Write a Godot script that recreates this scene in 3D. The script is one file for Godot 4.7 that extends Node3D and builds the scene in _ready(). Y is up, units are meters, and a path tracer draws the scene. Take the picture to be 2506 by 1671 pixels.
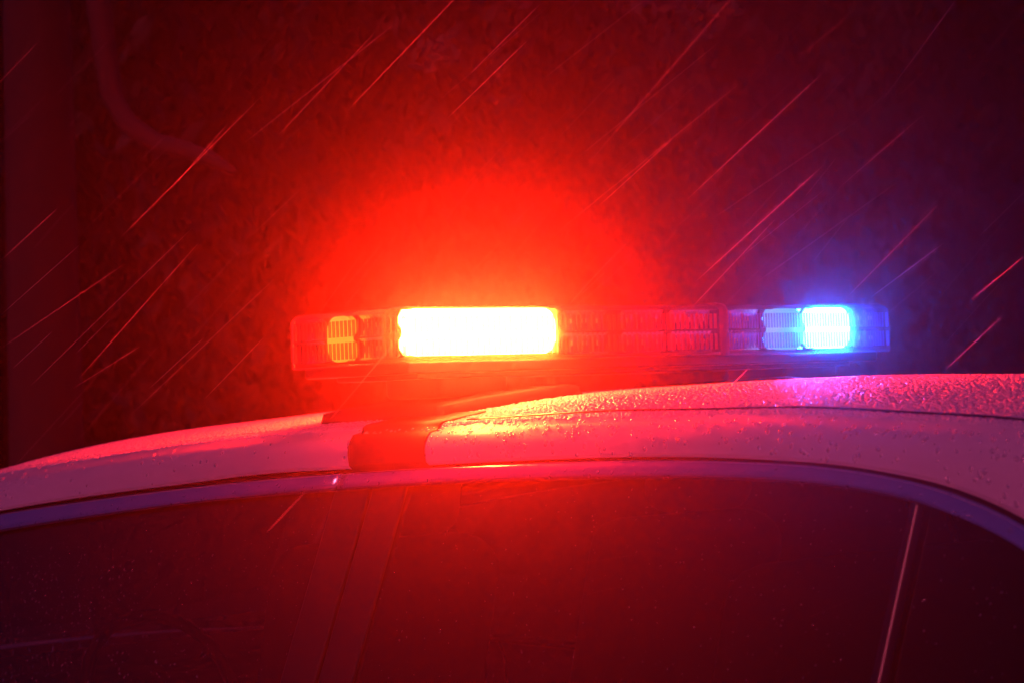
extends Node3D
# A white patrol car at night in driving rain, its roof light bar flashing red and blue.
# World: y up, metres. Car along x (front towards -x), the side facing the viewer at +z. EYE is the height the tables below are measured from.

const EYE := 1.5
# roof shoulder (where the roof panel turns into the side rail): x, height relative to EYE
const SHOULDER := [[-2.65, -.58], [-2.35, -.36], [-2.1, -.232], [-1.8, -.155], [-1.53, -.12], [-1.077, -.086], [-.68, -.0587], [-.3575, -.0452], [-.19, -.040], [.17, -.036], [.51, -.029], [.73, -.0305], [.93, -.032], [1.11, -.042], [1.33, -.0585], [1.6, -.105], [1.9, -.2], [2.2, -.36], [2.45, -.55]]
# lower edge of the side rail, above the doors
const RAIL_FOOT := [[-2.62, -.64], [-2.35, -.45], [-2.1, -.33], [-1.8, -.25], [-1.4165, -.202], [-1.03, -.1658], [-.6632, -.1385], [-.3391, -.1159], [-.0728, -.1075], [.1721, -.1003], [.5728, -.0905], [.7939, -.0902], [.9593, -.0955], [1.0619, -.1015], [1.1588, -.1129], [1.2506, -.1292], [1.3691, -.1643], [1.5, -.225], [1.65, -.33], [1.78, -.46], [1.88, -.62]]
const TRIM_TOP := [[-2.58, -.655], [-2.3, -.45], [-2.0, -.31], [-1.75, -.252], [-1.4068, -.2096], [-.9623, -.1707], [-.5771, -.1424], [-.3266, -.1274], [-.1286, -.1181], [.1784, -.1061], [.5782, -.0964], [.7988, -.0962], [.9639, -.1007], [1.0662, -.1074], [1.1629, -.119], [1.2543, -.1371], [1.3725, -.1734], [1.5, -.235], [1.64, -.34], [1.76, -.46], [1.85, -.62]]
const TRIM_FOOT := [[-2.52, -.665], [-2.25, -.48], [-2.0, -.36], [-1.75, -.297], [-1.3889, -.2478], [-.9461, -.2047], [-.5623, -.1725], [-.313, -.1575], [-.082, -.146], [.1901, -.1335], [.3889, -.1267], [.588, -.1233], [.8078, -.1225], [.9721, -.1262], [1.074, -.1327], [1.1702, -.1446], [1.2613, -.1621], [1.3789, -.1988], [1.49, -.255], [1.61, -.35], [1.72, -.47], [1.81, -.63]]
const CROWN := [[-2.1, .09], [-1.5, .075], [-.9, .06], [-.3, .046], [.3, .043], [.8, .033], [1.3, .027], [1.8, .022]]
const STREAKS := [
	 [-0.462, 2.093, 0.618, -0.751, 1.842, 0.773] ,
	 [-0.297, 1.823, 0.879, -0.598, 1.559, 1.049] ,
	 [-0.464, 1.811, 0.767, -0.722, 1.573, 0.885] ,
	 [-0.154, 1.777, 1.178, -0.35, 1.674, 1.225] ,
	 [-0.121, 1.621, 0.971, -0.285, 1.545, 0.98] ,
	 [0.617, 2.008, 0.235, 0.385, 1.825, 0.323] ,
	 [0.681, 1.85, 0.308, 0.459, 1.68, 0.384] ,
	 [0.84, 1.745, 0.585, 0.672, 1.628, 0.596] ,
	 [0.923, 1.764, 0.324, 0.753, 1.641, 0.338] ,
	 [0.273, 1.769, -0.462, 0.101, 1.677, -0.445] ,
	 [-0.007, 1.631, 1.307, -0.156, 1.581, 1.3] ,
	 [-0.717, 1.631, 0.754, -0.909, 1.558, 0.797] ,
	 [-0.997, 1.809, 0.631, -1.275, 1.651, 0.776] ,
	 [-0.311, 1.629, 0.729, -0.486, 1.524, 0.751] ,
	 [0.729, 1.58, 1.192, 0.573, 1.484, 1.19] ,
	 [-0.646, 2.273, 0.216, -0.881, 2.083, 0.308] ,
	 [0.73, 1.393, 1.341, 0.596, 1.338, 1.314] ,
	 [0.593, 1.611, -0.229, 0.448, 1.523, -0.244] ,
	 [0.686, 1.711, -0.18, 0.548, 1.644, -0.203] ,
	 [0.05, 1.646, 1.238, -0.092, 1.601, 1.221] ,
	 [0.012, 2.146, 0.352, -0.178, 2.029, 0.391] ,
	 [0.025, 1.982, 0.012, -0.156, 1.874, 0.04] ,
	 [-0.275, 2.283, 0.076, -0.462, 2.168, 0.112] ,
	 [0.807, 1.533, 0.617, 0.695, 1.496, 0.563] ,
	 [-0.618, 2.327, -0.77, -0.933, 2.077, -0.582] ,
	 [-0.876, 2.462, -0.763, -1.13, 2.298, -0.648] ,
	 [-0.243, 1.956, -0.931, -0.529, 1.757, -0.777] ,
	 [-0.944, 2.354, -0.048, -1.268, 2.116, 0.152] ,
	 [-0.441, 2.111, -0.998, -0.735, 1.918, -0.833] ,
	 [-1.077, 1.932, 0.735, -1.267, 1.837, 0.774] ,
]

var M := {}
var rng := RandomNumberGenerator.new()


# ---------------------------------------------------------------- helpers
func tab(t: Array, x: float) -> float:
	var n := t.size()
	if x <= t[0][0]: return t[0][1]
	if x >= t[n - 1][0]: return t[n - 1][1]
	var i := 0
	while i < n - 2 and x > t[i + 1][0]: i += 1
	var h: float = t[i + 1][0] - t[i][0]
	var s: float = (x - t[i][0]) / h
	var m0: float = slope(t, i)
	var m1: float = slope(t, i + 1)
	var y0: float = t[i][1]
	var y1: float = t[i + 1][1]
	return (2 * s * s * s - 3 * s * s + 1) * y0 + (s * s * s - 2 * s * s + s) * h * m0 + (-2 * s * s * s + 3 * s * s) * y1 + (s * s * s - s * s) * h * m1


func slope(t: Array, i: int) -> float:
	var a := maxi(i - 1, 0)
	var b := mini(i + 1, t.size() - 1)
	return (t[b][1] - t[a][1]) / (t[b][0] - t[a][0])


func lin(r: float, g: float, b: float, a := 1.0) -> Color:
	var c := Color(r, g, b).linear_to_srgb()
	c.a = a
	return c


func mat(called: String, color: Color, rough: float, metal := 0.0) -> StandardMaterial3D:
	var m := StandardMaterial3D.new()
	m.resource_name = called
	m.albedo_color = color
	m.roughness = rough
	m.metallic = metal
	M[called] = m
	return m


func pane(called: String, color: Color, rough := 0.03) -> StandardMaterial3D:
	var m := mat(called, color, rough)
	m.transparency = BaseMaterial3D.TRANSPARENCY_ALPHA
	return m


func glow(called: String, color: Color, energy: float) -> StandardMaterial3D:
	var m := mat(called, lin(.5, .5, .5), .4)
	m.emission_enabled = true
	m.emission = color
	m.emission_energy_multiplier = energy
	return m


func noise_tex(size: int, freq: float, sd: int, normal := false, strength := 4.0, lo := 0.0, hi := 1.0) -> NoiseTexture2D:
	var n := FastNoiseLite.new()
	n.noise_type = FastNoiseLite.TYPE_SIMPLEX_SMOOTH
	n.seed = sd
	n.frequency = freq
	n.fractal_octaves = 4
	var t := NoiseTexture2D.new()
	t.width = size
	t.height = size
	t.seamless = true
	t.noise = n
	if normal:
		t.as_normal_map = true
		t.bump_strength = strength
	else:
		var g := Gradient.new()
		g.set_color(0, Color(lo, lo, lo))
		g.set_color(1, Color(hi, hi, hi))
		t.color_ramp = g
	return t


func tool() -> SurfaceTool:
	var st := SurfaceTool.new()
	st.begin(Mesh.PRIMITIVE_TRIANGLES)
	st.set_smooth_group(0)
	return st


func tri(st: SurfaceTool, a: Vector3, b: Vector3, c: Vector3, out: Vector3) -> void:
	# front faces run clockwise; out says which side is outside
	if (b - a).cross(c - a).dot(out) > 0:
		st.add_vertex(a); st.add_vertex(c); st.add_vertex(b)
	else:
		st.add_vertex(a); st.add_vertex(b); st.add_vertex(c)


func grid(st: SurfaceTool, rows: Array, hint: Callable) -> void:
	# rows of points; hint(point) gives an outward direction
	for i in rows.size() - 1:
		var r0: PackedVector3Array = rows[i]
		var r1: PackedVector3Array = rows[i + 1]
		for j in r0.size() - 1:
			var o: Vector3 = hint.call((r0[j] + r1[j + 1]) * .5)
			if r0[j].distance_squared_to(r1[j]) > 1e-12:
				tri(st, r0[j], r0[j + 1], r1[j], o)
			if r0[j + 1].distance_squared_to(r1[j + 1]) > 1e-12:
				tri(st, r0[j + 1], r1[j + 1], r1[j], o)


func rbox(st: SurfaceTool, c: Vector3, size: Vector3, r: float, basis := Basis()) -> void:
	var h := size * .5
	r = minf(r, minf(h.x, minf(h.y, h.z)) * .98)
	var inner := h - Vector3.ONE * r
	for axis in 3:
		for sgn in [-1.0, 1.0]:
			var u := (axis + 1) % 3
			var v := (axis + 2) % 3
			var rows := []
			for a in [-h[u], -h[u] + r * .45, -inner[u], inner[u], h[u] - r * .45, h[u]]:
				var row := PackedVector3Array()
				for b in [-h[v], -h[v] + r * .45, -inner[v], inner[v], h[v] - r * .45, h[v]]:
					var q := Vector3.ZERO
					q[axis] = h[axis] * sgn
					q[u] = a
					q[v] = b
					var k := q.clamp(-inner, inner)
					row.append(basis * (k + (q - k).normalized() * r) + c)
				rows.append(row)
			var n := Vector3.ZERO
			n[axis] = sgn
			var nn := basis * n
			grid(st, rows, func(_p): return nn)


func tube(st: SurfaceTool, pts: Array, radii: Array, n := 8) -> void:
	var rows := []
	var side := Vector3.ZERO
	for i in pts.size():
		var p: Vector3 = pts[i]
		var t: Vector3 = (pts[mini(i + 1, pts.size() - 1)] - pts[maxi(i - 1, 0)]).normalized()
		if i == 0:
			side = t.cross(Vector3.UP if absf(t.y) < .9 else Vector3.RIGHT).normalized()
		side = (side - t * side.dot(t)).normalized()
		var up := t.cross(side)
		var row := PackedVector3Array()
		for k in n + 1:
			var a := TAU * (k % n) / n
			row.append(p + (side * cos(a) + up * sin(a)) * radii[i])
		rows.append(row)
	for i in rows.size() - 1:
		var mid: Vector3 = (pts[i] + pts[i + 1]) * .5
		grid(st, [rows[i], rows[i + 1]], func(q): return q - mid)
	for e in [0, rows.size() - 1]:
		var c: Vector3 = pts[e]
		var o: Vector3 = (c - pts[1 if e == 0 else e - 1])
		for k in n:
			tri(st, c, rows[e][k], rows[e][k + 1], o)


func obj(called: String, st: SurfaceTool, m: Material, parent: Node3D = null) -> MeshInstance3D:
	st.generate_normals()
	st.index()
	var o := MeshInstance3D.new()
	o.name = called
	o.mesh = st.commit()
	o.material_override = m
	if parent == null:
		add_child(o, true)
	else:
		parent.add_child(o, true)
		if not parent is MeshInstance3D:
			o.position = -parent.position    # shapes are written in world coordinates
	return o


func tag(o: Node3D, label: String, category := "", kind := "", group := "") -> void:
	o.set_meta("label", label)
	if category: o.set_meta("category", category)
	if kind: o.set_meta("kind", kind)
	if group: o.set_meta("group", group)


func thing(called: String, at: Vector3, label: String, category: String) -> Node3D:
	var o := Node3D.new()
	o.name = called
	add_child(o, true)
	o.position = at
	tag(o, label, category)
	return o


# ---------------------------------------------------------------- the car's surfaces
func shoulder(x: float) -> Vector2:     # (height, half width)
	var y := tab(SHOULDER, x)
	return Vector2(EYE + y, .66 + .45 * maxf(0, -.125 - y))


func rail_foot(x: float) -> Vector2:
	var y := tab(RAIL_FOOT, x)
	return Vector2(EYE + y, maxf(.72, glass_z(EYE + y) + .004))


func roof_y(x: float, z: float) -> float:
	var w := shoulder(x).y - .03
	var k := clampf(absf(z) / w, 0, 1)
	return EYE + tab(SHOULDER, x) + .006 + tab(CROWN, x) * (1 - k * k)


func glass_z(y: float) -> float:
	return .722 + .4 * (-.15 - (y - EYE))


func rail_profile(x: float, s: float) -> PackedVector3Array:
	var a := shoulder(x)
	var b := rail_foot(x)
	var h := a.x - b.x
	var row := PackedVector3Array()
	row.append(Vector3(x, a.x - .030, (a.y - .034) * s))
	row.append(Vector3(x, a.x - .004, (a.y - .0265) * s))
	row.append(Vector3(x, a.x + .0035, (a.y - .024) * s))
	row.append(Vector3(x, a.x + .0035, (a.y - .019) * s))
	row.append(Vector3(x, a.x + .001, (a.y - .008) * s))
	row.append(Vector3(x, a.x - .003, (a.y + .0005) * s))
	row.append(Vector3(x, a.x - .0095, (a.y + .0065) * s))
	for k in [.2, .34, .5, .65, .8, .92]:
		var t: float = k
		row.append(Vector3(x, a.x - h * t, (lerpf(a.y + .008, b.y, t) + .016 * sin(PI * t) * (1 - .35 * t)) * s))
	row.append(Vector3(x, b.x + .003, (b.y - .0005) * s))
	row.append(Vector3(x, b.x - .001, (b.y - .004) * s))
	row.append(Vector3(x, b.x - .002, (b.y - .012) * s))
	row.append(Vector3(x, b.x - .002, (b.y - .05) * s))
	return row


func rail_point(x: float, t: float) -> Vector3:   # a point on the smooth face of the near rail, t from shoulder to foot
	var a := shoulder(x)
	var b := rail_foot(x)
	return Vector3(x, a.x - (a.x - b.x) * t, lerpf(a.y + .008, b.y, t) + .016 * sin(PI * t) * (1 - .35 * t))


func trim_row(x: float, s: float) -> PackedVector3Array:
	var y0 := EYE + tab(TRIM_TOP, x)
	var y1 := EYE + tab(TRIM_FOOT, x)
	var z0 := maxf(.725, glass_z(y0) + .007)
	var z1 := maxf(.735, glass_z(y1) + .013)
	var row := PackedVector3Array()
	row.append(Vector3(x, y0 - .004, (z0 - .03) * s))
	row.append(Vector3(x, y0, (z0 - .006) * s))
	for k in [.04, .12, .3, .5, .7, .88, .96]:
		row.append(Vector3(x, lerpf(y0, y1, k), (lerpf(z0, z1, k) + .0045 * (1 - pow(absf(k * 2 - 1), 3.0))) * s))
	row.append(Vector3(x, y1, (z1 - .006) * s))
	row.append(Vector3(x, y1 + .004, (z1 - .024) * s))
	return row


func steps(a: float, b: float, d: float) -> Array:
	var n := maxi(1, int(ceil((b - a) / d)))
	var out := []
	for i in n + 1: out.append(lerpf(a, b, float(i) / n))
	return out


# ---------------------------------------------------------------- light bar
const BAR_X0 := -.352
const BAR_X1 := 0.0
const BAR_Z0 := -.632
const BAR_Z1 := .66
const BAR_Y := EYE + .070          # underside of the lens
const BAR_H := .101
const SPLIT := -.13


func lens_shell(za: float, zb: float, pitch: float, deep: float) -> SurfaceTool:
	# a U-shaped transparent cover: long face, rounded end, rear face, closed on top; za is the open end, zb the closed one
	var R := .035
	var sg := signf(zb - za)
	var path := []
	var total := 0.0
	var step := pitch / 6.0
	var straight := absf(zb - za) - R
	var s := 0.0
	while s < straight:
		path.append([Vector2(BAR_X1, za + sg * s), Vector2(1, 0), s]); s += step
	for k in 11:
		var a := PI / 2 * k / 10
		path.append([Vector2(BAR_X1 - R + R * cos(a), zb - sg * R + sg * R * sin(a)), Vector2(cos(a), sg * sin(a)), straight])
	s = 0.0
	while s < BAR_X1 - BAR_X0 - 2 * R:
		path.append([Vector2(BAR_X1 - R - s, zb), Vector2(0, sg), straight + s]); s += step
	for k in 11:
		var a := PI / 2 * k / 10
		path.append([Vector2(BAR_X0 + R - R * sin(a), zb - sg * R + sg * R * cos(a)), Vector2(-sin(a), sg * cos(a)), straight])
	s = straight
	while s > 0:
		path.append([Vector2(BAR_X0, za + sg * s), Vector2(-1, 0), s]); s -= step
	path.append([Vector2(BAR_X0, za), Vector2(-1, 0), 0.0])
	# profile: height, inset, rib depth
	var prof := [[0.0, .006, 0.0], [.002, .0015, 0.0], [.006, 0.0, 0.0], [.011, 0.0, 0.0], [.0125, 0.0, 1.0], [.028, 0.0, 1.0], [.0425, 0.0, 1.0], [.044, 0.0, 0.0], [.050, .0, 0.0], [.0515, 0.0, 1.0], [.068, 0.0, 1.0], [.0815, .0005, 1.0], [.083, .001, 0.0], [.089, .003, 0.0], [.0945, .008, 0.0], [.098, .016, 0.0], [.1, .035, 0.0], [.101, .09, 0.0], [.101, .1759, 0.0]]
	var rows := []
	for p in prof:
		var row := PackedVector3Array()
		for q in path:
			var at: Vector2 = q[0]
			var n: Vector2 = q[1]
			var o: float = p[1]
			var e := at
			e.x = clampf(e.x, BAR_X0 + o, BAR_X1 - o)
			if sg > 0: e.y = minf(e.y, zb - o)
			else: e.y = maxf(e.y, zb + o)
			if o < R: e = at - n * o
			var wave: float = absf(sin(PI * q[2] / pitch))
			e -= n * (deep * p[2] * (1 - wave))
			row.append(Vector3(e.x, BAR_Y + p[0], e.y))
		rows.append(row)
	var st := tool()
	var mid := Vector3((BAR_X0 + BAR_X1) / 2, BAR_Y + .03, 0)
	grid(st, rows, func(c: Vector3): return Vector3(c.x - mid.x, c.y - mid.y, c.z - clampf(c.z, BAR_Z0 + .15, BAR_Z1 - .15)))
	return st


func lens_ribs(za: float, zb: float, pitch: float, thick: float) -> SurfaceTool:
	# half-round optical ribs standing on the inside of a lens, in two tiers
	var st := tool()
	var R := .035
	var sg := signf(zb - za)
	var at := []
	var n := int((absf(zb - za) - R) / pitch)
	for i in n:
		at.append([Vector2(BAR_X1 - .0022, za + sg * (i + .7) * pitch), Vector2(1, 0)])
		at.append([Vector2(BAR_X0 + .0022, za + sg * (i + .7) * pitch), Vector2(-1, 0)])
	n = int((BAR_X1 - BAR_X0 - 2 * R) / pitch)
	for i in n + 1: at.append([Vector2(BAR_X0 + R + i * pitch, zb - sg * .0022), Vector2(0, sg)])
	for a in [.25, .5, .75]:
		var t: float = PI / 2 * a
		at.append([Vector2(BAR_X1 - R + (R - .0022) * cos(t), zb - sg * (R - (R - .0022) * sin(t))), Vector2(cos(t), sg * sin(t))])
		at.append([Vector2(BAR_X0 + R - (R - .0022) * cos(t), zb - sg * (R - (R - .0022) * sin(t))), Vector2(-cos(t), sg * sin(t))])
	for q in at:
		var e: Vector2 = q[0]
		var o: Vector2 = q[1]
		var side := Vector3(-o.y, 0, o.x)
		var inw := Vector3(-o.x, 0, -o.y)
		for tier in [[.013, .0425], [.052, .081]]:
			var rows := []
			for y in [tier[0], lerpf(tier[0], tier[1], .5), tier[1]]:
				var row := PackedVector3Array()
				for k in 6:
					var a := PI * k / 5
					row.append(Vector3(e.x, BAR_Y + y, e.y) + side * (cos(a) * thick * .5) + inw * (sin(a) * thick * .6))
				rows.append(row)
			grid(st, rows, func(_p): return inw)
	return st


func module(bar: Node3D, c: Vector3, face: Vector3, wide: float, lit: Material, label := "", dots: Material = null) -> void:
	# one LED head: black housing, ribbed reflector tray, two rows of emitters or a glowing panel
	var along := Vector3.UP.cross(face).normalized()
	var b := Basis(along, Vector3.UP, face)
	var st := tool()
	rbox(st, c - face * .028, Vector3(wide, .084, .03), .004, b)
	var housing := obj("led_module", st, M.black_plastic, bar)
	if label: housing.set_meta("label", label)
	st = tool()
	for row in 2:
		var yy := -.0205 + .041 * row
		var rows := []
		for k in 9:
			var v := (k / 8.0 - .5) * .038
			var line := PackedVector3Array()
			var n := int(wide / .012)
			for j in n * 2 + 1:
				var uu := (float(j) / (n * 2) - .5) * (wide - .008)
				var dip := .010 * (1 - pow(absf(v / .019), 2.0)) + (.0025 if j % 2 else 0.0)
				line.append(c + b * Vector3(uu, yy + v, .001 - dip))
			rows.append(line)
		grid(st, rows, func(_p): return face)
	obj("reflector", st, M.reflector, housing)
	if lit:
		st = tool()
		var rows := []
		for q in [[.0025, 1.0], [.005, 1.0], [.006, .985], [.006, 0.0]]:
			var row := PackedVector3Array()
			for k in 49:
				var a := TAU * (k % 48) / 48
				var rr := .030
				var px := (wide * .5 - .003 - rr) * signf(cos(a)) * (1.0 if absf(cos(a)) > .001 else 0.0) + rr * cos(a)
				var py := (.041 - rr) * signf(sin(a)) * (1.0 if absf(sin(a)) > .001 else 0.0) + rr * sin(a)
				row.append(c + b * Vector3(px * q[1], py * q[1], q[0]))
			rows.append(row)
		grid(st, rows, func(_p): return face)
		obj("led_panel", st, lit, housing)
	else:
		var n := int(wide / .034)
		for row in 2:
			for j in n:
				st = tool()
				rbox(st, c + b * Vector3((j + .5 - n * .5) * .033, -.0205 + .041 * row, -.004), Vector3(.010, .010, .008), .004, b)
				obj("led", st, dots if dots else M.led_off, housing)


func lamp(bar: Node3D, called: String, c: Vector3, face: Vector3, size: Vector2, color: Color, energy: float) -> void:
	var l := AreaLight3D.new()
	l.name = called
	l.area_size = size
	l.light_color = color
	l.light_energy = energy
	l.area_range = 30.0
	l.area_attenuation = 2.0
	l.shadow_enabled = true
	bar.add_child(l, true)
	l.position = c - bar.position
	l.basis = Basis.looking_at(face, Vector3.UP)


func build_bar() -> void:
	var bar := thing("light_bar", Vector3(-.15, roof_y(-.15, 0), 0), "long police light bar on white car roof, glowing red and blue", "light bar")
	var st := tool()
	rbox(st, Vector3(-.176, BAR_Y - .0075, .02), Vector3(.324, .021, 1.21), .005)
	rbox(st, Vector3(-.176, BAR_Y - .021, .02), Vector3(.25, .012, 1.12), .004)
	obj("base", st, M.black_metal, bar)
	st = tool()
	rbox(st, Vector3(-.176, BAR_Y + .05, .02), Vector3(.14, .088, 1.16), .006)
	obj("spine", st, M.black_plastic, bar)
	# lit and unlit LED heads along the face turned to the viewer (+x)
	module(bar, Vector3(-.013, BAR_Y + .053, .466), Vector3.RIGHT, .352, M.red_lit, "glaring red LED head, burnt out to white")
	for z in [.21, .065, -.06]:
		module(bar, Vector3(-.02, BAR_Y + .05, z), Vector3.RIGHT, .115, null)
	module(bar, Vector3(-.02, BAR_Y + .05, -.20), Vector3.RIGHT, .10, null)
	module(bar, Vector3(-.02, BAR_Y + .05, -.315), Vector3.RIGHT, .11, M.blue_dim, "half lit cyan blue LED head")
	module(bar, Vector3(-.016, BAR_Y + .051, -.436), Vector3.RIGHT, .135, M.blue_lit, "glaring blue LED head, burnt out to white")
	module(bar, Vector3(-.02, BAR_Y + .05, -.560), Vector3.RIGHT, .09, null)
	# near end, far end and rear face
	module(bar, Vector3(-.108, BAR_Y + .05, .635), Vector3.BACK, .085, null)
	module(bar, Vector3(-.285, BAR_Y + .05, .635), Vector3.BACK, .07, null)
	module(bar, Vector3(-.198, BAR_Y + .05, .635), Vector3.BACK, .085, M.amber_dim, "dimly lit amber LED head in the bar's end")
	module(bar, Vector3(-.176, BAR_Y + .05, -.600), Vector3.FORWARD, .2, null, "", M.blue_dim)
	module(bar, Vector3(BAR_X0 + .015, BAR_Y + .05, .45), Vector3.LEFT, .165, M.red_rear)
	for z in [.27, .09, -.09]:
		module(bar, Vector3(BAR_X0 + .02, BAR_Y + .05, z), Vector3.LEFT, .165, null)
	for z in [-.29, -.46]:
		module(bar, Vector3(BAR_X0 + .02, BAR_Y + .05, z), Vector3.LEFT, .15, null)
	var lr := obj("lens", lens_shell(SPLIT + .012, BAR_Z1, .0125, .0016), M.red_lens, bar)
	lr.set_meta("label", "ribbed red lens cover over most of the bar")
	var lb := obj("lens", lens_shell(SPLIT - .012, BAR_Z0, .0075, .0010), M.blue_lens, bar)
	lb.set_meta("label", "ribbed clear blue lens cover at the far end")
	var rb := obj("lens_ribs", lens_ribs(SPLIT + .012, BAR_Z1, .0125, .0062), M.red_rib, lr)
	rb.set_meta("kind", "stuff")
	rb = obj("lens_ribs", lens_ribs(SPLIT - .012, BAR_Z0, .0078, .0042), M.blue_rib, lb)
	rb.set_meta("kind", "stuff")
	# collar between the two lenses
	st = tool()
	var rows := []
	for q in [[-.012, -.001], [-.009, .0018], [.009, .0018], [.012, -.001]]:
		var row := PackedVector3Array()
		for p in [[BAR_X1, 0.0], [BAR_X1, .05], [BAR_X1, .086], [BAR_X1 - .003, .093], [BAR_X1 - .010, .098], [BAR_X1 - .03, .1015], [BAR_X0 + .03, .1015], [BAR_X0 + .01, .098], [BAR_X0 + .003, .093], [BAR_X0, .086], [BAR_X0, 0.0]]:
			var sx := 1.0 if p[0] > -.176 else -1.0
			row.append(Vector3(p[0] + sx * q[1], BAR_Y + p[1] + (q[1] if p[1] > .09 else 0.0), SPLIT + q[0]))
		rows.append(row)
	grid(st, rows, func(c: Vector3): return Vector3(c.x + .176, c.y - BAR_Y - .02, 0))
	obj("divider", st, M.divider, bar)
	# feet and hook straps, near and far
	for s in [1.0, -1.0]:
		st = tool()
		rbox(st, Vector3(-.15, BAR_Y - .040, s * .44), Vector3(.17, .045, .16), .012)
		obj("riser", st, M.black_plastic, bar)
		# slab that follows the roof
		st = tool()
		var top := []
		var zs := [.27, .275, .30, .40, .50, .56, .585, .59]
		var xs := [-.345, -.34, -.31, -.2, -.1, .0, .03, .035]
		for i in xs.size():
			var row := PackedVector3Array()
			for j in zs.size():
				var rim: float = 0.0 if (i == 0 or j == 0 or i == xs.size() - 1 or j == zs.size() - 1) else (.020 if (i == 1 or j == 1 or i == xs.size() - 2 or j == zs.size() - 2) else .024)
				row.append(Vector3(xs[i], roof_y(xs[i], zs[j]) - .001 + rim, zs[j] * s))
			top.append(row)
		grid(st, top, func(_p): return Vector3.UP)
		obj("mounting_foot", st, M.rubber, bar)
		st = tool()
		var strap := []
		for x in [-.075, -.073, -.03, .05, .146, .148]:
			var lip: float = .0012 if x in [-.075, .148] else .0036
			var row := PackedVector3Array()
			row.append(Vector3(x - .03, roof_y(x, .57) + lip + .002, .56 * s))
			for q in rail_profile(x, 1.0).slice(2, 14):
				var dy: float = clampf((shoulder(x).x - q.y) / .075, 0, 1)
				row.append(Vector3(x - .03 + .045 * dy, q.y + (lip if dy < .12 else .0015), (q.z + lip) * s))
			var f := rail_foot(x)
			row.append(Vector3(x + .015, f.x - .0045, (f.y - .004) * s))
			row.append(Vector3(x + .015, f.x - .005, (f.y - .03) * s))
			strap.append(row)
		grid(st, strap, func(p: Vector3): return Vector3(0, .6, signf(p.z)))
		obj("hook_strap", st, M.rubber, bar)
	lamp(bar, "red_lamp", Vector3(-.0065, BAR_Y + .053, .466), Vector3.RIGHT, Vector2(.345, .08), RED, RED_E)
	lamp(bar, "rear_red_lamp", Vector3(BAR_X0 + .0065, BAR_Y + .052, .45), Vector3.LEFT, Vector2(.16, .08), RED, REAR_E)
	lamp(bar, "blue_lamp", Vector3(-.0095, BAR_Y + .05, -.435), Vector3.RIGHT, Vector2(.115, .08), BLUE, BLUE_E)


# ---------------------------------------------------------------- car
func seat(car: Node3D, c: Vector3, wide: float) -> void:
	var st := tool()
	rbox(st, c + Vector3(-.02, .0, 0), Vector3(.5, .16, wide), .06)
	var o := obj("seat", st, M.seat, car)
	st = tool()
	rbox(st, c + Vector3(.27, .32, 0), Vector3(.16, .62, wide), .07, Basis(Vector3.BACK, -.28))
	obj("backrest", st, M.seat, o)
	st = tool()
	rbox(st, c + Vector3(.385, .72, 0), Vector3(.11, .19, minf(wide, .27)), .05, Basis(Vector3.BACK, -.2))
	obj("headrest", st, M.seat, o)


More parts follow.
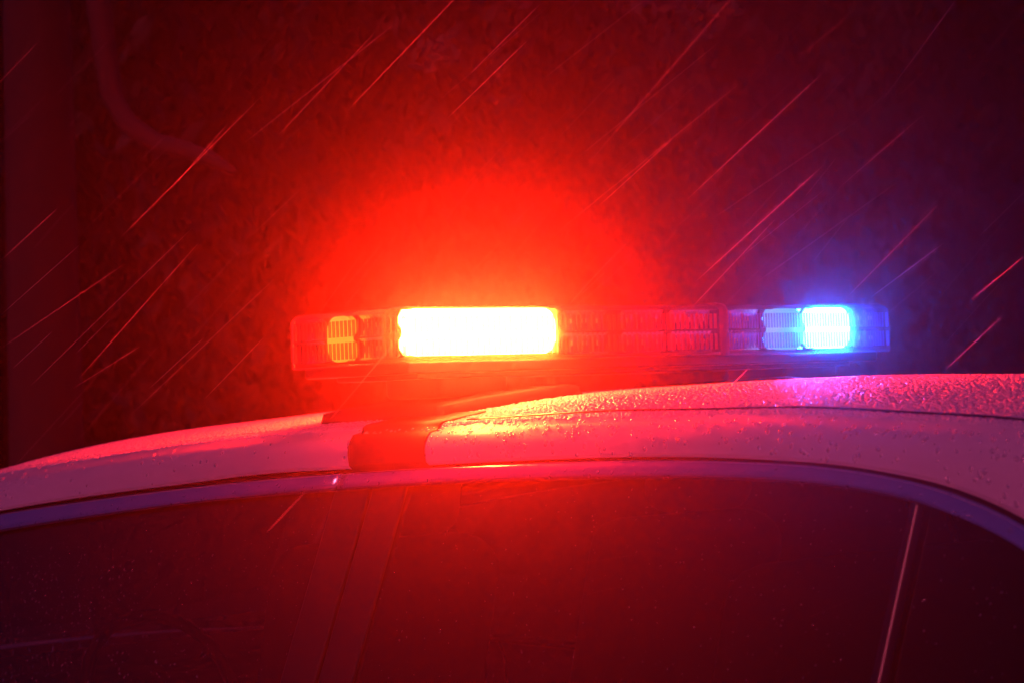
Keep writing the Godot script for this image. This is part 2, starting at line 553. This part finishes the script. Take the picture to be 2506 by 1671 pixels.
func build_car() -> void:
	var car := thing("patrol_car", Vector3(0, 0, 0), "white patrol car wet with rain under the light bar", "car")
	var st := tool()
	# roof panel, its edges folded into the roof ditch
	var rows := []
	for x in steps(-1.76, 1.72, .06):
		var w := shoulder(x).y - .03
		var row := PackedVector3Array()
		row.append(Vector3(x, roof_y(x, w) - .03, -w))
		row.append(Vector3(x, roof_y(x, w) - .002, -w))
		for k in 31:
			var z := (k / 15.0 - 1) * (w - .002)
			row.append(Vector3(x, roof_y(x, z), z))
		row.append(Vector3(x, roof_y(x, w) - .002, w))
		row.append(Vector3(x, roof_y(x, w) - .03, w))
		rows.append(row)
	grid(st, rows, func(p: Vector3): return Vector3(0, 1, p.z * .3))
	obj("roof_panel", st, M.wet_paint, car)
	st = tool()
	rows = []
	for x in steps(-1.7, 1.66, .2):
		var row := PackedVector3Array()
		for k in 9:
			var z := (k / 4.0 - 1) * .64
			row.append(Vector3(x, roof_y(x, z) - .045, z))
		rows.append(row)
	grid(st, rows, func(_p): return Vector3.DOWN)
	obj("headliner", st, M.headliner, car)
	for s in [1.0, -1.0]:
		st = tool()
		rows = []
		for x in steps(-2.62, 1.86, .035): rows.append(rail_profile(x, s))
		grid(st, rows, func(p: Vector3): return Vector3(0, .5, signf(p.z)))
		obj("roof_rail", st, M.paint, car)
		# rubber strip lying in the roof ditch
		st = tool()
		var a := []
		var ra := []
		for x in steps(.16, 1.7, .04):
			var h := shoulder(x)
			a.append(Vector3(x, h.x + .0042, (h.y - .0265) * s))
			ra.append(.0036)
		tube(st, a, ra, 7)
		obj("ditch_strip", st, M.gloss_black, car)
		# seal in the gap above the doors
		st = tool()
		a = []
		ra = []
		for x in steps(-2.5, 1.8, .04):
			var h := rail_foot(x)
			a.append(Vector3(x, h.x - .012, (h.y - .022) * s))
			ra.append(.012)
		tube(st, a, ra, 7)
		obj("door_seal", st, M.rubber, car)
		# doors: front (towards -x) and rear, each with pane, bright moulding and handle
		for door_x in [[-2.35, -.092], [-.082, 1.74]]:
			var x0: float = door_x[0]
			var x1: float = door_x[1]
			st = tool()
			rows = []
			for x in steps(maxf(x0, -1.75), minf(x1, 1.62), .1):
				var row := PackedVector3Array()
				for q in [[.84, .922], [.83, .932], [.80, .945], [.70, .955], [.55, .956], [.42, .945], [.34, .92], [.30, .89], [.29, .84]]:
					row.append(Vector3(x, q[0], q[1] * s))
				rows.append(row)
			grid(st, rows, func(p: Vector3): return Vector3(0, 0, signf(p.z)))
			var door := obj("door", st, M.paint, car)
			st = tool()
			rows = []
			for x in steps(x0, x1, .03): rows.append(trim_row(x, s))
			grid(st, rows, func(p: Vector3): return Vector3(0, 0, signf(p.z)))
			# closed ends of the moulding at the pillar
			for e in [x0, x1]:
				var row := trim_row(e, s)
				for k in range(1, row.size() - 1): tri(st, row[0], row[k], row[k + 1], Vector3(-1 if e == x0 else 1, 0, 0))
			obj("window_moulding", st, M.moulding, door)
			# panes
			var spans := [[x0 + .03, x1 - .015]] if x0 < -1 else [[x0 + .18, 1.197], [1.226, x1 - .02]]
			for sp in spans:
				st = tool()
				rows = []
				for x in steps(sp[0], sp[1], .06):
					var y1 := EYE + tab(TRIM_TOP, x) - .012
					var row := PackedVector3Array()
					for k in 9:
						var y := lerpf(y1, .835, k / 8.0)
						if y1 < .85: y = lerpf(y1, y1 - .004, k / 8.0)
						row.append(Vector3(x, y, glass_z(y) * s))
					rows.append(row)
				grid(st, rows, func(p: Vector3): return Vector3(0, 0, signf(p.z)))
				obj("window_pane", st, M.glass, door)
			if x0 > -1:
				st = tool()
				var rail := []
				var fat := []
				for y in [EYE - .156, EYE - .158, EYE - .17, EYE - .3, EYE - .45, .86, .843, .84]:
					rail.append(Vector3(1.2115, y, (glass_z(y) + .002) * s))
					fat.append(.0145)
				tube(st, rail, fat, 16)
				obj("window_divider", st, M.gloss_black, door)
			# belt seal under the panes
			st = tool()
			tube(st, [Vector3(maxf(x0, -1.9), .842, .925 * s), Vector3(minf(x1, 1.7), .842, .925 * s)], [.012, .012], 8)
			obj("belt_seal", st, M.rubber, door)
			st = tool()
			var hx := x1 - .16
			rbox(st, Vector3(hx, .74, .972 * s), Vector3(.2, .028, .02), .009)
			obj("handle", st, M.paint, door)
		# pillar between the doors, two gloss panels with a gap
		for q in [[-.107, -.004], [.004, .100]]:
			st = tool()
			rows = []
			for k in 9:
				var y := lerpf(EYE - .130, .845, k / 8.0)
				var row := PackedVector3Array()
				var z := glass_z(y) + .006
				for p in [[q[0], -.016], [q[0], -.004], [q[0] + .002, -.001], [q[0] + .006, 0.0], [q[1] - .006, 0.0], [q[1] - .002, -.001], [q[1], -.004], [q[1], -.016]]:
					row.append(Vector3(p[0], y, (z + p[1]) * s))
				rows.append(row)
			grid(st, rows, func(p: Vector3): return Vector3(0, 0, signf(p.z)))
			obj("door_pillar", st, M.satin_black, car)
		# front wing and rear quarter below the glass
		st = tool()
		rows = []
		for x in steps(-3.2, -1.76, .12):
			var row := PackedVector3Array()
			var nose := smoothstep(-2.7, -3.2, x)
			for q in [[.87, .72], [.865, .88], [.84, .925], [.78, .95], [.66, .955]]:
				row.append(Vector3(x, q[0] - .12 * nose - .05 * smoothstep(-1.9, -3.2, x), (q[1] - .12 * nose) * s))
			rows.append(row)
		grid(st, rows, func(p: Vector3): return Vector3(0, .3, signf(p.z)))
		obj("front_wing", st, M.paint, car)
		st = tool()
		rows = []
		for x in steps(1.63, 2.75, .12):
			var row := PackedVector3Array()
			for q in [[.95, .70], [.94, .80], [.88, .90], [.80, .945], [.66, .955]]:
				row.append(Vector3(x, q[0], (q[1] - .08 * smoothstep(2.3, 2.75, x)) * s))
			rows.append(row)
		grid(st, rows, func(p: Vector3): return Vector3(0, .3, signf(p.z)))
		obj("rear_quarter", st, M.paint, car)
		# skirts round the wheels
		for cx in [-2.35, 2.05]:
			st = tool()
			rows = []
			for k in 25:
				var ang := PI * k / 24
				var p := Vector2(cx - cos(ang) * .37, .36 + sin(ang) * .37)
				var row := PackedVector3Array()
				row.append(Vector3(p.x, p.y, .93 * s))
				row.append(Vector3(p.x, p.y, .955 * s))
				row.append(Vector3(clampf(cx - cos(ang) * 1.1, cx - .62, cx + .62), clampf(.36 + sin(ang) * .37 + .25 * sin(ang), .3, .68), .953 * s))
				rows.append(row)
			grid(st, rows, func(p2: Vector3): return Vector3(0, 0, signf(p2.z)))
			obj("wheel_arch", st, M.paint, car)
	# bonnet, boot, bumpers, floor
	st = tool()
	rows = []
	for x in steps(-3.2, -2.5, .1):
		var row := PackedVector3Array()
		var nose := smoothstep(-2.7, -3.2, x)
		for k in 11:
			var z := (k / 5.0 - 1) * (.72 - .12 * nose)
			row.append(Vector3(x, .87 - .12 * nose - .05 * smoothstep(-1.9, -3.2, x) + .03 * (1 - pow(z / .73, 2.0)), z))
		rows.append(row)
	grid(st, rows, func(_p): return Vector3.UP)
	obj("bonnet", st, M.paint, car)
	st = tool()
	rows = []
	for x in steps(2.3, 2.75, .1):
		var row := PackedVector3Array()
		for k in 11:
			var z := (k / 5.0 - 1) * .70
			row.append(Vector3(x, .95 + .02 * (1 - pow(z / .7, 2.0)), z))
		rows.append(row)
	grid(st, rows, func(_p): return Vector3.UP)
	obj("boot_lid", st, M.paint, car)
	for b in [[-3.2, .52], [2.78, .58]]:
		st = tool()
		rbox(st, Vector3(b[0], b[1], 0), Vector3(.2, .5, 1.72), .09)
		obj("bumper", st, M.paint, car)
	st = tool()
	rbox(st, Vector3(-.2, .31, 0), Vector3(5.6, .08, 1.5), .03)
	obj("floor_pan", st, M.rubber, car)
	# windscreen and rear window
	for q in [[-1.765, -2.52, .90], [1.725, 2.32, .965]]:
		st = tool()
		rows = []
		for k in 9:
			var t := k / 8.0
			var x := lerpf(q[0], q[1], t)
			var row := PackedVector3Array()
			for j in 13:
				var v := j / 6.0 - 1
				var w := shoulder(x).y - .04
				var top := roof_y(q[0], v * .6)
				row.append(Vector3(x - signf(q[0]) * .05 * (v * v) * t * -1.0, lerpf(top, q[2], t) + .03 * sin(PI * t), v * w))
			rows.append(row)
		grid(st, rows, func(p: Vector3): return Vector3(signf(p.x), .5, 0))
		obj("windscreen" if q[0] < 0 else "rear_window", st, M.glass, car)
	seat(car, Vector3(-.75, .62, .4), .5)
	seat(car, Vector3(-.75, .62, -.4), .5)
	seat(car, Vector3(.42, .62, 0), 1.2)
	st = tool()
	rbox(st, Vector3(-1.75, .82, 0), Vector3(.5, .2, 1.45), .07)
	obj("dashboard", st, M.seat, car)
	st = tool()
	var ring := []
	var rr := []
	for k in 25:
		var a := TAU * k / 24
		ring.append(Vector3(-1.3, .88, .4) + Basis(Vector3.BACK, .45) * Vector3(0, cos(a) * .18, sin(a) * .18))
		rr.append(.015)
	tube(st, ring, rr, 8)
	obj("steering_wheel", st, M.seat, car)
	for cx in [-2.35, 2.05]:
		for s in [1.0, -1.0]:
			st = tool()
			rows = []
			for p in [[.20, .10], [.24, .115], [.32, .115], [.348, .10], [.352, .06], [.352, -.06], [.348, -.10], [.32, -.115], [.20, -.10]]:
				var row := PackedVector3Array()
				for k in 33:
					var a := TAU * (k % 32) / 32
					row.append(Vector3(cx + cos(a) * p[0], .352 + sin(a) * p[0], s * (.83 + p[1])))
				rows.append(row)
			grid(st, rows, func(p: Vector3): return Vector3(p.x - cx, p.y - .352, (p.z - s * .83) * 3))
			var w := obj("wheel", st, M.tyre, car)
			st = tool()
			for k in 5:
				var a := TAU * k / 5
				rbox(st, Vector3(cx + cos(a) * .11, .352 + sin(a) * .11, s * .91), Vector3(.19, .06, .03), .012, Basis(Vector3.BACK, a))
			tube(st, [Vector3(cx, .352, s * .88), Vector3(cx, .352, s * .93)], [.06, .05], 16)
			obj("rim", st, M.reflector, w)


# ---------------------------------------------------------------- water
func drop_mesh(squash: float, rings := 4, seg := 9) -> Mesh:
	var st := tool()
	var rows := []
	for i in rings + 1:
		var a := PI / 2 * i / rings
		var row := PackedVector3Array()
		for k in seg + 1:
			var b := TAU * (k % seg) / seg
			row.append(Vector3(cos(a) * cos(b), sin(a) * squash, cos(a) * sin(b)))
		rows.append(row)
	grid(st, rows, func(p): return p + Vector3.UP * .1)
	st.generate_normals()
	st.index()
	return st.commit()


func scatter(called: String, label: String, spots: Array, mesh: Mesh, m: Material) -> void:
	var mm := MultiMesh.new()
	mm.transform_format = MultiMesh.TRANSFORM_3D
	mm.mesh = mesh
	mm.instance_count = spots.size()
	for i in spots.size(): mm.set_instance_transform(i, spots[i])
	var o := MultiMeshInstance3D.new()
	o.name = called
	o.multimesh = mm
	o.material_override = m
	add_child(o, true)
	tag(o, label, "water", "stuff")


func on(p: Vector3, n: Vector3, r: float, stretch := 1.0, roll := 0.0) -> Transform3D:
	var t := n.cross(Vector3.RIGHT if absf(n.x) < .8 else Vector3.UP).normalized().rotated(n, roll)
	return Transform3D(Basis(t * r * stretch, n * r, n.cross(t) * r), p)


func build_water() -> void:
	var spots := []
	# beads standing close together on the roof
	var cell := .0074
	var x := -1.74
	while x < 1.70:
		var w := shoulder(x).y - .0365
		var z := -w
		while z < w:
			# sparser on the far half, which nobody sees
			var px := x + rng.randf_range(-.5, .5) * cell
			var pz := z + rng.randf_range(-.5, .5) * cell
			if rng.randf() < (.93 if z > -.35 else .3):
				var e := .01
				var n := Vector3(-(roof_y(px + e, pz) - roof_y(px - e, pz)) / (2 * e), 1, -(roof_y(px, pz + e) - roof_y(px, pz - e)) / (2 * e)).normalized()
				spots.append(on(Vector3(px, roof_y(px, pz) - .0002, pz), n, rng.randf_range(.0013, .0041), rng.randf_range(1, 1.5), rng.randf() * PI))
			z += cell
		x += cell
	scatter("sleet_grains", "dense wet sleet grains all over the white roof panel", spots, drop_mesh(.65, 3, 8), M.sleet)
	# the shoulder outside the roof ditch, and single drops on the side of the rail
	spots = []
	for i in 9500:
		var px := rng.randf_range(-1.74, 1.7)
		var h := shoulder(px)
		var v := pow(rng.randf(), 1.3)
		var p := Vector3(px, h.x + .0028 - .006 * v * v, h.y - .0205 + .0195 * v)
		spots.append(on(p, Vector3(0, 1, .15 + .5 * v).normalized(), rng.randf_range(.0012, .0034), rng.randf_range(1, 1.4), rng.randf() * PI))
	scatter("shoulder_grains", "wet sleet grains along the roof ditch above the doors", spots, drop_mesh(.75, 3, 7), M.sleet)
	spots = []
	for i in 620:
		var px := rng.randf_range(-.1, 1.6) if rng.randf() < .8 else rng.randf_range(-1.7, 1.6)
		var v := rng.randf_range(.06, .95) if rng.randf() < .6 else rng.randf_range(.06, .45)
		var p := rail_point(px, v)
		var q := (rail_point(px, v + .02) - rail_point(px, v - .02)).normalized()
		var n := Vector3.RIGHT.cross(q).normalized()
		if n.z < 0: n = -n
		spots.append(on(p, n, rng.randf_range(.0010, .0042), rng.randf_range(1, 1.8), rng.randf_range(.2, 1.2)))
	scatter("rail_drops", "scattered raindrops on the white rail beside the roof", spots, drop_mesh(.5), M.drop)
	spots = []
	for i in 430:
		var px := rng.randf_range(-1.7, 1.6)
		var row := trim_row(px, 1.0)
		var k := rng.randi_range(2, 7)
		var p: Vector3 = row[k].lerp(row[k + 1], rng.randf())
		spots.append(on(p, Vector3(0, .1, 1).normalized(), rng.randf_range(.0010, .0034) * (.55 if rng.randf() < .6 else 1.0), rng.randf_range(1, 1.3), rng.randf() * PI))
	scatter("moulding_drops", "raindrops clinging to the window moulding", spots, drop_mesh(.5), M.water)
	spots = []
	for s in [1.0, -1.0]:
		for i in (2300 if s > 0 else 700):
			var px := rng.randf_range(-1.9, 1.55)
			var top := EYE + tab(TRIM_FOOT, px)
			var y := lerpf(top - .01, .85, rng.randf())
			if px > -.115 and px < .105: continue
			spots.append(on(Vector3(px, y, glass_z(y) * s), Vector3(0, .37, s).normalized(), rng.randf_range(.0005, .0017), rng.randf_range(1, 1.4), rng.randf() * PI))
	for i in 420:
		var px := rng.randfn(-1.0, .25)
		var y := rng.randf_range(.95, 1.24)
		spots.append(on(Vector3(px, y, glass_z(y)), Vector3(0, .37, 1).normalized(), rng.randf_range(.0010, .0028), rng.randf_range(1, 1.5), rng.randf() * PI))
	scatter("window_drops", "fine raindrops on the dark side windows", spots, drop_mesh(.5, 3, 7), M.mist_drop)


func build_rain() -> void:
	var st := tool()
	tube(st, [Vector3(0, 0, 0), Vector3(0, .12, 0), Vector3(0, .5, 0), Vector3(0, .88, 0), Vector3(0, 1, 0)], [.2, .8, 1.0, .8, .15], 6)
	st.generate_normals()
	st.index()
	var mesh := st.commit()
	var spots := []
	for q in STREAKS:
		spots.append(needle(Vector3(q[0], q[1], q[2]), Vector3(q[3], q[4], q[5]), rng.randf_range(.0003, .0005)))
	var fall := Vector3(-.629, -1.0, .777)
	for i in RAIN_N:
		var p := Vector3(rng.randf_range(-3.5, 2.0), rng.randf_range(1.2, 3.4), rng.randf_range(-3.0, 2.0))
		var dir := (fall + Vector3(rng.randf_range(-.12, .12), rng.randf_range(-.2, .2), rng.randf_range(-.12, .12))).normalized()
		if p.y < 1.75 and p.z < 1.0 and p.x > -2.6: continue
		if p.y < 1.5 or p.distance_to(Vector3(3.08, 1.5, 2.9)) < 2.6: continue
		spots.append(needle(p, p + dir * rng.randf_range(.06, .34), rng.randf_range(.0001, .0003)))
	scatter("rain", "wind driven rain falling aslant round the car", spots, mesh, M.rain)


func needle(a: Vector3, b: Vector3, r: float) -> Transform3D:
	var y := b - a
	var x := y.cross(Vector3.FORWARD).normalized()
	return Transform3D(Basis(x * r, y, x.cross(y).normalized() * r), a)


# ---------------------------------------------------------------- surroundings
func build_place() -> void:
	var st := tool()
	rowsheet(st, 60.0, 24)
	var g := obj("ground", st, M.asphalt)
	g.set_meta("kind", "structure")
	# building that closes the street ahead of the car
	var b := thing("apartment_building", Vector3(-15, 0, -23.5), "tall unlit building behind the row of cypresses", "building")
	st = tool()
	rbox(st, Vector3(-16.5, 6.0, -23.5), Vector3(3, 12, 45), .05)
	obj("wall", st, M.render_wall, b)
	st = tool()
	rbox(st, Vector3(-14.96, .3, -23.5), Vector3(.14, .6, 45), .03)
	obj("plinth", st, M.stone, b)
	st = tool()
	rbox(st, Vector3(-14.9, 11.8, -23.5), Vector3(.4, .3, 45.2), .06)
	obj("cornice", st, M.stone, b)
	# row of dense cypresses before it
	var clump := leaf_clump(26, .17)
	for k in 9:
		var at := Vector3(-12.3 + rng.randf_range(-.4, .4), 0, -3.4 - k * 1.75 + rng.randf_range(-.25, .25))
		var tall := rng.randf_range(6.6, 8.4)
		var t2 := thing("cypress_tree", at, "dense dark cypress, %s in the row behind the car from the left" % ["first", "second", "third", "fourth", "fifth", "sixth", "seventh", "eighth", "ninth", "tenth", "eleventh", "twelfth", "thirteenth"][k], "tree")
		t2.set_meta("group", "cypresses behind the car")
		st = tool()
		tube(st, [at + Vector3(0, -.05, 0), at + Vector3(0, 1.0, 0), at + Vector3(0, tall * .9, 0)], [.2, .15, .03], 8)
		obj("trunk", st, M.bark, t2)
		var mm := MultiMesh.new()
		mm.transform_format = MultiMesh.TRANSFORM_3D
		mm.mesh = clump
		mm.instance_count = 1500
		for i in 1500:
			var h := pow(rng.randf(), .9)
			var wide := (1.28 * pow(1 - h, .55) * smoothstep(-.08, .12, h) + .1) * rng.randf_range(.9, 1.1)
			var ang := rng.randf() * TAU
			var rad := wide * sqrt(rng.randf_range(.25, 1.0)) * (1 + .12 * sin(ang * 3 + h * 9 + k))
			var p := Vector3(cos(ang) * rad, .25 + h * (tall - .3), sin(ang) * rad)
			var bs := Basis(Vector3.UP, rng.randf() * TAU) * Basis(Vector3.RIGHT, rng.randf_range(-.5, .5))
			mm.set_instance_transform(i, Transform3D(bs.scaled(Vector3.ONE * rng.randf_range(.8, 1.5)), p))
		var cr := MultiMeshInstance3D.new()
		cr.name = "crown"
		cr.multimesh = mm
		cr.material_override = M.needle
		cr.set_meta("kind", "stuff")
		t2.add_child(cr, true)
	# tree: trunk at the left, a drooping bough, sparse leaves
	var t := thing("street_tree", Vector3(-5.1, 0, -1.27), "bare trunked tree with drooping bough left behind the car", "tree")
	st = tool()
	tube(st, [Vector3(-5.1, -.05, -1.27), Vector3(-5.1, .4, -1.27), Vector3(-5.09, 1.4, -1.27), Vector3(-5.08, 2.6, -1.28), Vector3(-5.06, 3.9, -1.28), Vector3(-5.0, 5.6, -1.3)], [.26, .17, .15, .14, .13, .09], 12)
	tube(st, [Vector3(-5.06, 3.6, -1.28), Vector3(-4.75, 3.5, -1.26), Vector3(-4.58, 3.2, -1.28), Vector3(-4.55, 2.91, -1.3), Vector3(-4.53, 2.74, -1.31), Vector3(-4.46, 2.62, -1.34), Vector3(-4.36, 2.54, -1.40), Vector3(-4.27, 2.505, -1.47), Vector3(-4.17, 2.46, -1.53), Vector3(-4.07, 2.40, -1.57)], [.06, .055, .05, .045, .042, .04, .037, .034, .03, .015], 9)
	tube(st, [Vector3(-5.04, 4.3, -1.29), Vector3(-4.2, 4.2, -1.6), Vector3(-3.3, 3.6, -2.0), Vector3(-2.6, 3.15, -2.2)], [.08, .06, .045, .02], 9)
	tube(st, [Vector3(-4.2, 4.2, -1.6), Vector3(-3.6, 3.5, -1.8), Vector3(-3.3, 2.95, -1.92)], [.045, .03, .012], 8)
	obj("trunk", st, M.bark, t)
	st = tool()
	for q in [[Vector3(-2.45, 2.86, -2.17), .09, 60], [Vector3(-2.28, 2.84, -2.34), .12, 90], [Vector3(-3.27, 2.76, -1.93), .07, 34], [Vector3(-2.9, 3.2, -2.1), .25, 90], [Vector3(-4.4, 4.3, -1.5), .5, 260], [Vector3(-5.0, 5.4, -1.3), .9, 500], [Vector3(-4.2, 5.0, -1.2), .6, 300], [Vector3(-5.7, 4.8, -1.4), .6, 300]]:
		for i in q[2]:
			var c: Vector3 = q[0] + Vector3(rng.randfn(0, .5), rng.randfn(0, .4), rng.randfn(0, .5)) * q[1]
			var ax := Vector3(rng.randfn(), rng.randfn(), rng.randfn()).normalized()
			var bx := ax.cross(Vector3(rng.randfn(), rng.randfn(), rng.randfn())).normalized()
			var l := rng.randf_range(.025, .05)
			var nn := ax.cross(bx)
			tri(st, c - ax * l, c + bx * l * .45 + nn * .004, c + ax * l, nn)
			tri(st, c - ax * l, c - bx * l * .45 + nn * .004, c + ax * l, nn)
	obj("crown", st, M.leaf, t)


func leaf_clump(n: int, size: float) -> Mesh:
	var st := tool()
	for i in n:
		var c := Vector3(rng.randfn(0, .45), rng.randfn(0, .5), rng.randfn(0, .45)) * size
		var ax := (Vector3(rng.randfn(0, .5), 1.0, rng.randfn(0, .5))).normalized()
		var bx := ax.cross(Vector3(rng.randfn(), 0, rng.randfn())).normalized()
		var l := rng.randf_range(.05, .11)
		var nn := ax.cross(bx)
		tri(st, c - ax * l, c + bx * l * .35, c + ax * l, nn)
		tri(st, c - ax * l, c - bx * l * .35 + nn * .01, c + ax * l, nn)
	st.generate_normals()
	st.index()
	return st.commit()


func rowsheet(st: SurfaceTool, half: float, n: int) -> void:
	var rows := []
	for i in n + 1:
		var row := PackedVector3Array()
		for j in n + 1: row.append(Vector3((i * 2.0 / n - 1) * half, 0, (j * 2.0 / n - 1) * half))
		rows.append(row)
	grid(st, rows, func(_p): return Vector3.UP)

# linear colours of the lamps' light
var RED := lin(1.0, .0118, .0020)
var BLUE := lin(.007, .10, 1.0)
const RED_E := 19.0
const REAR_E := 6.0
const BLUE_E := .4
const RAIN_N := 480


func _ready() -> void:
	rng.seed = 20240117
	# camera: long lens, held a little askew, looking slightly up along the roof
	var cam := Camera3D.new()
	cam.name = "camera"
	add_child(cam)
	var d := Vector3(-.77688, .02623, -.62910).normalized()
	var u := Vector3(.04452, .99892, -.01332)
	var r := d.cross(u).normalized()
	u = r.cross(d).normalized()
	cam.transform = Transform3D(Basis(r, u, -d), Vector3(3.07896, EYE, 2.89606))
	cam.fov = 17.55
	cam.near = .05
	cam.far = 200.0
	cam.current = true
	var lens := CameraAttributesPhysical.new()
	lens.frustum_focal_length = 77.74
	lens.frustum_focus_distance = 3.8
	lens.exposure_aperture = 6.3
	lens.frustum_near = .05
	lens.frustum_far = 200.0
	cam.attributes = lens
	cam.fov = 17.55
	# night sky with a faint violet city glow, rain mist in the air
	var env := Environment.new()
	env.background_mode = Environment.BG_SKY
	var sky := ProceduralSkyMaterial.new()
	sky.sky_top_color = lin(.024, .008, .078)
	sky.sky_horizon_color = lin(.026, .009, .085)
	sky.sky_curve = .25
	sky.ground_horizon_color = lin(.02, .016, .03)
	sky.ground_bottom_color = lin(.01, .01, .012)
	sky.sun_angle_max = 0.0
	env.sky = Sky.new()
	env.sky.sky_material = sky
	env.tonemap_mode = Environment.TONE_MAPPER_LINEAR
	env.tonemap_exposure = 1.0
	env.volumetric_fog_enabled = true
	env.volumetric_fog_density = .0158
	env.volumetric_fog_albedo = Color(1, 1, 1)
	env.volumetric_fog_anisotropy = .965
	env.sdfgi_enabled = true
	env.ssao_enabled = true
	env.ssil_enabled = true
	var we := WorldEnvironment.new()
	we.name = "environment"
	we.environment = env
	add_child(we)
	# soft red and blue glow of the other emergency vehicles standing behind the viewer
	var sun := DirectionalLight3D.new()
	sun.name = "vehicle_glow"
	sun.light_color = lin(1.0, .10, .22)
	sun.light_energy = .20
	sun.light_angular_distance = 10.0
	sun.shadow_enabled = true
	add_child(sun)
	sun.basis = Basis.looking_at(Vector3(-.12, -.555, -.85), Vector3.UP)
	materials()
	build_place()
	build_car()
	build_bar()
	build_water()
	build_rain()


func materials() -> void:
	var p := mat("paint", lin(.78, .78, .79), .5)
	p.clearcoat_enabled = true
	p.clearcoat = .35
	p.clearcoat_roughness = .28
	var wp := mat("wet_paint", lin(.78, .78, .79), .4)
	wp.clearcoat_enabled = true
	wp.clearcoat = .6
	wp.clearcoat_roughness = .07
	mat("moulding", lin(.8, .8, .83), .22, 1.0)
	mat("gloss_black", lin(.012, .012, .013), .26)
	mat("rubber", lin(.02, .02, .02), .55)
	mat("black_plastic", lin(.02, .02, .02), .4)
	mat("black_metal", lin(.03, .03, .032), .35, .3)
	mat("divider", lin(.16, .06, .09), .35)
	mat("headliner", lin(.10, .10, .10), .9)
	mat("seat", lin(.025, .025, .028), .8)
	mat("tyre", lin(.02, .02, .02), .8)
	mat("reflector", lin(.75, .75, .76), .2, 1.0)
	mat("led_off", lin(.6, .55, .3), .2)
	var rw := mat("render_wall", lin(.21, .18, .16), .9)
	rw.albedo_texture = noise_tex(512, .012, 9, false, 4, .7, 1.0)
	rw.uv1_triplanar = true
	rw.uv1_world_triplanar = true
	rw.uv1_scale = Vector3(.2, .2, .2)
	mat("stone", lin(.28, .26, .24), .8)
	mat("needle", lin(.035, .05, .028), .7)
	mat("satin_black", lin(.015, .015, .016), .6)
	mat("bark", lin(.05, .042, .034), .9)
	var lf := mat("leaf", lin(.09, .10, .05), .7)
	lf.backlight_enabled = true
	lf.backlight = lin(.3, .3, .2)
	var a := mat("asphalt", lin(.035, .035, .037), .45)
	a.roughness_texture = noise_tex(512, .02, 5, false, 4, .25, .8)
	a.uv1_triplanar = true
	a.uv1_world_triplanar = true
	a.uv1_scale = Vector3(.4, .4, .4)
	pane("glass", lin(.008, .008, .010, .75), .02).metallic_specular = .32
	pane("red_lens", lin(.75, .10, .12, .18), .08)
	pane("blue_lens", lin(.50, .42, .80, .18), .08)
	pane("red_rib", lin(.8, .16, .16, .6), .15)
	pane("blue_rib", lin(.30, .45, .90, .65), .15)
	pane("mist_drop", lin(.9, .9, .9, .18), .02)
	pane("drop", lin(.9, .9, .9, .30), .02)
	var w := mat("water", lin(1, 1, 1, 0.0), .0)
	w.refraction_enabled = true
	w.refraction_scale = .033
	w.transparency = BaseMaterial3D.TRANSPARENCY_ALPHA
	var sl := mat("sleet", lin(.80, .80, .82), .05)
	sl.metallic_specular = .6
	for q in [["red_lens", lin(.36, .12, .06)], ["red_rib", lin(.6, .2, .1)], ["blue_lens", lin(.07, .13, .24)], ["blue_rib", lin(.2, .35, .6)]]:
		M[q[0]].backlight_enabled = true
		M[q[0]].backlight = q[1]
	var rn := mat("rain", lin(.4, .4, .4), .3)
	rn.backlight_enabled = true
	rn.backlight = Color(1, 1, 1)
	glow("red_lit", RED, 2000.0)
	glow("red_rear", RED, 800.0)
	glow("blue_lit", BLUE, 330.0)
	glow("blue_dim", lin(.004, .42, 1.0), 1.3)
	glow("amber_dim", lin(1.0, .26, .015), 2.4)
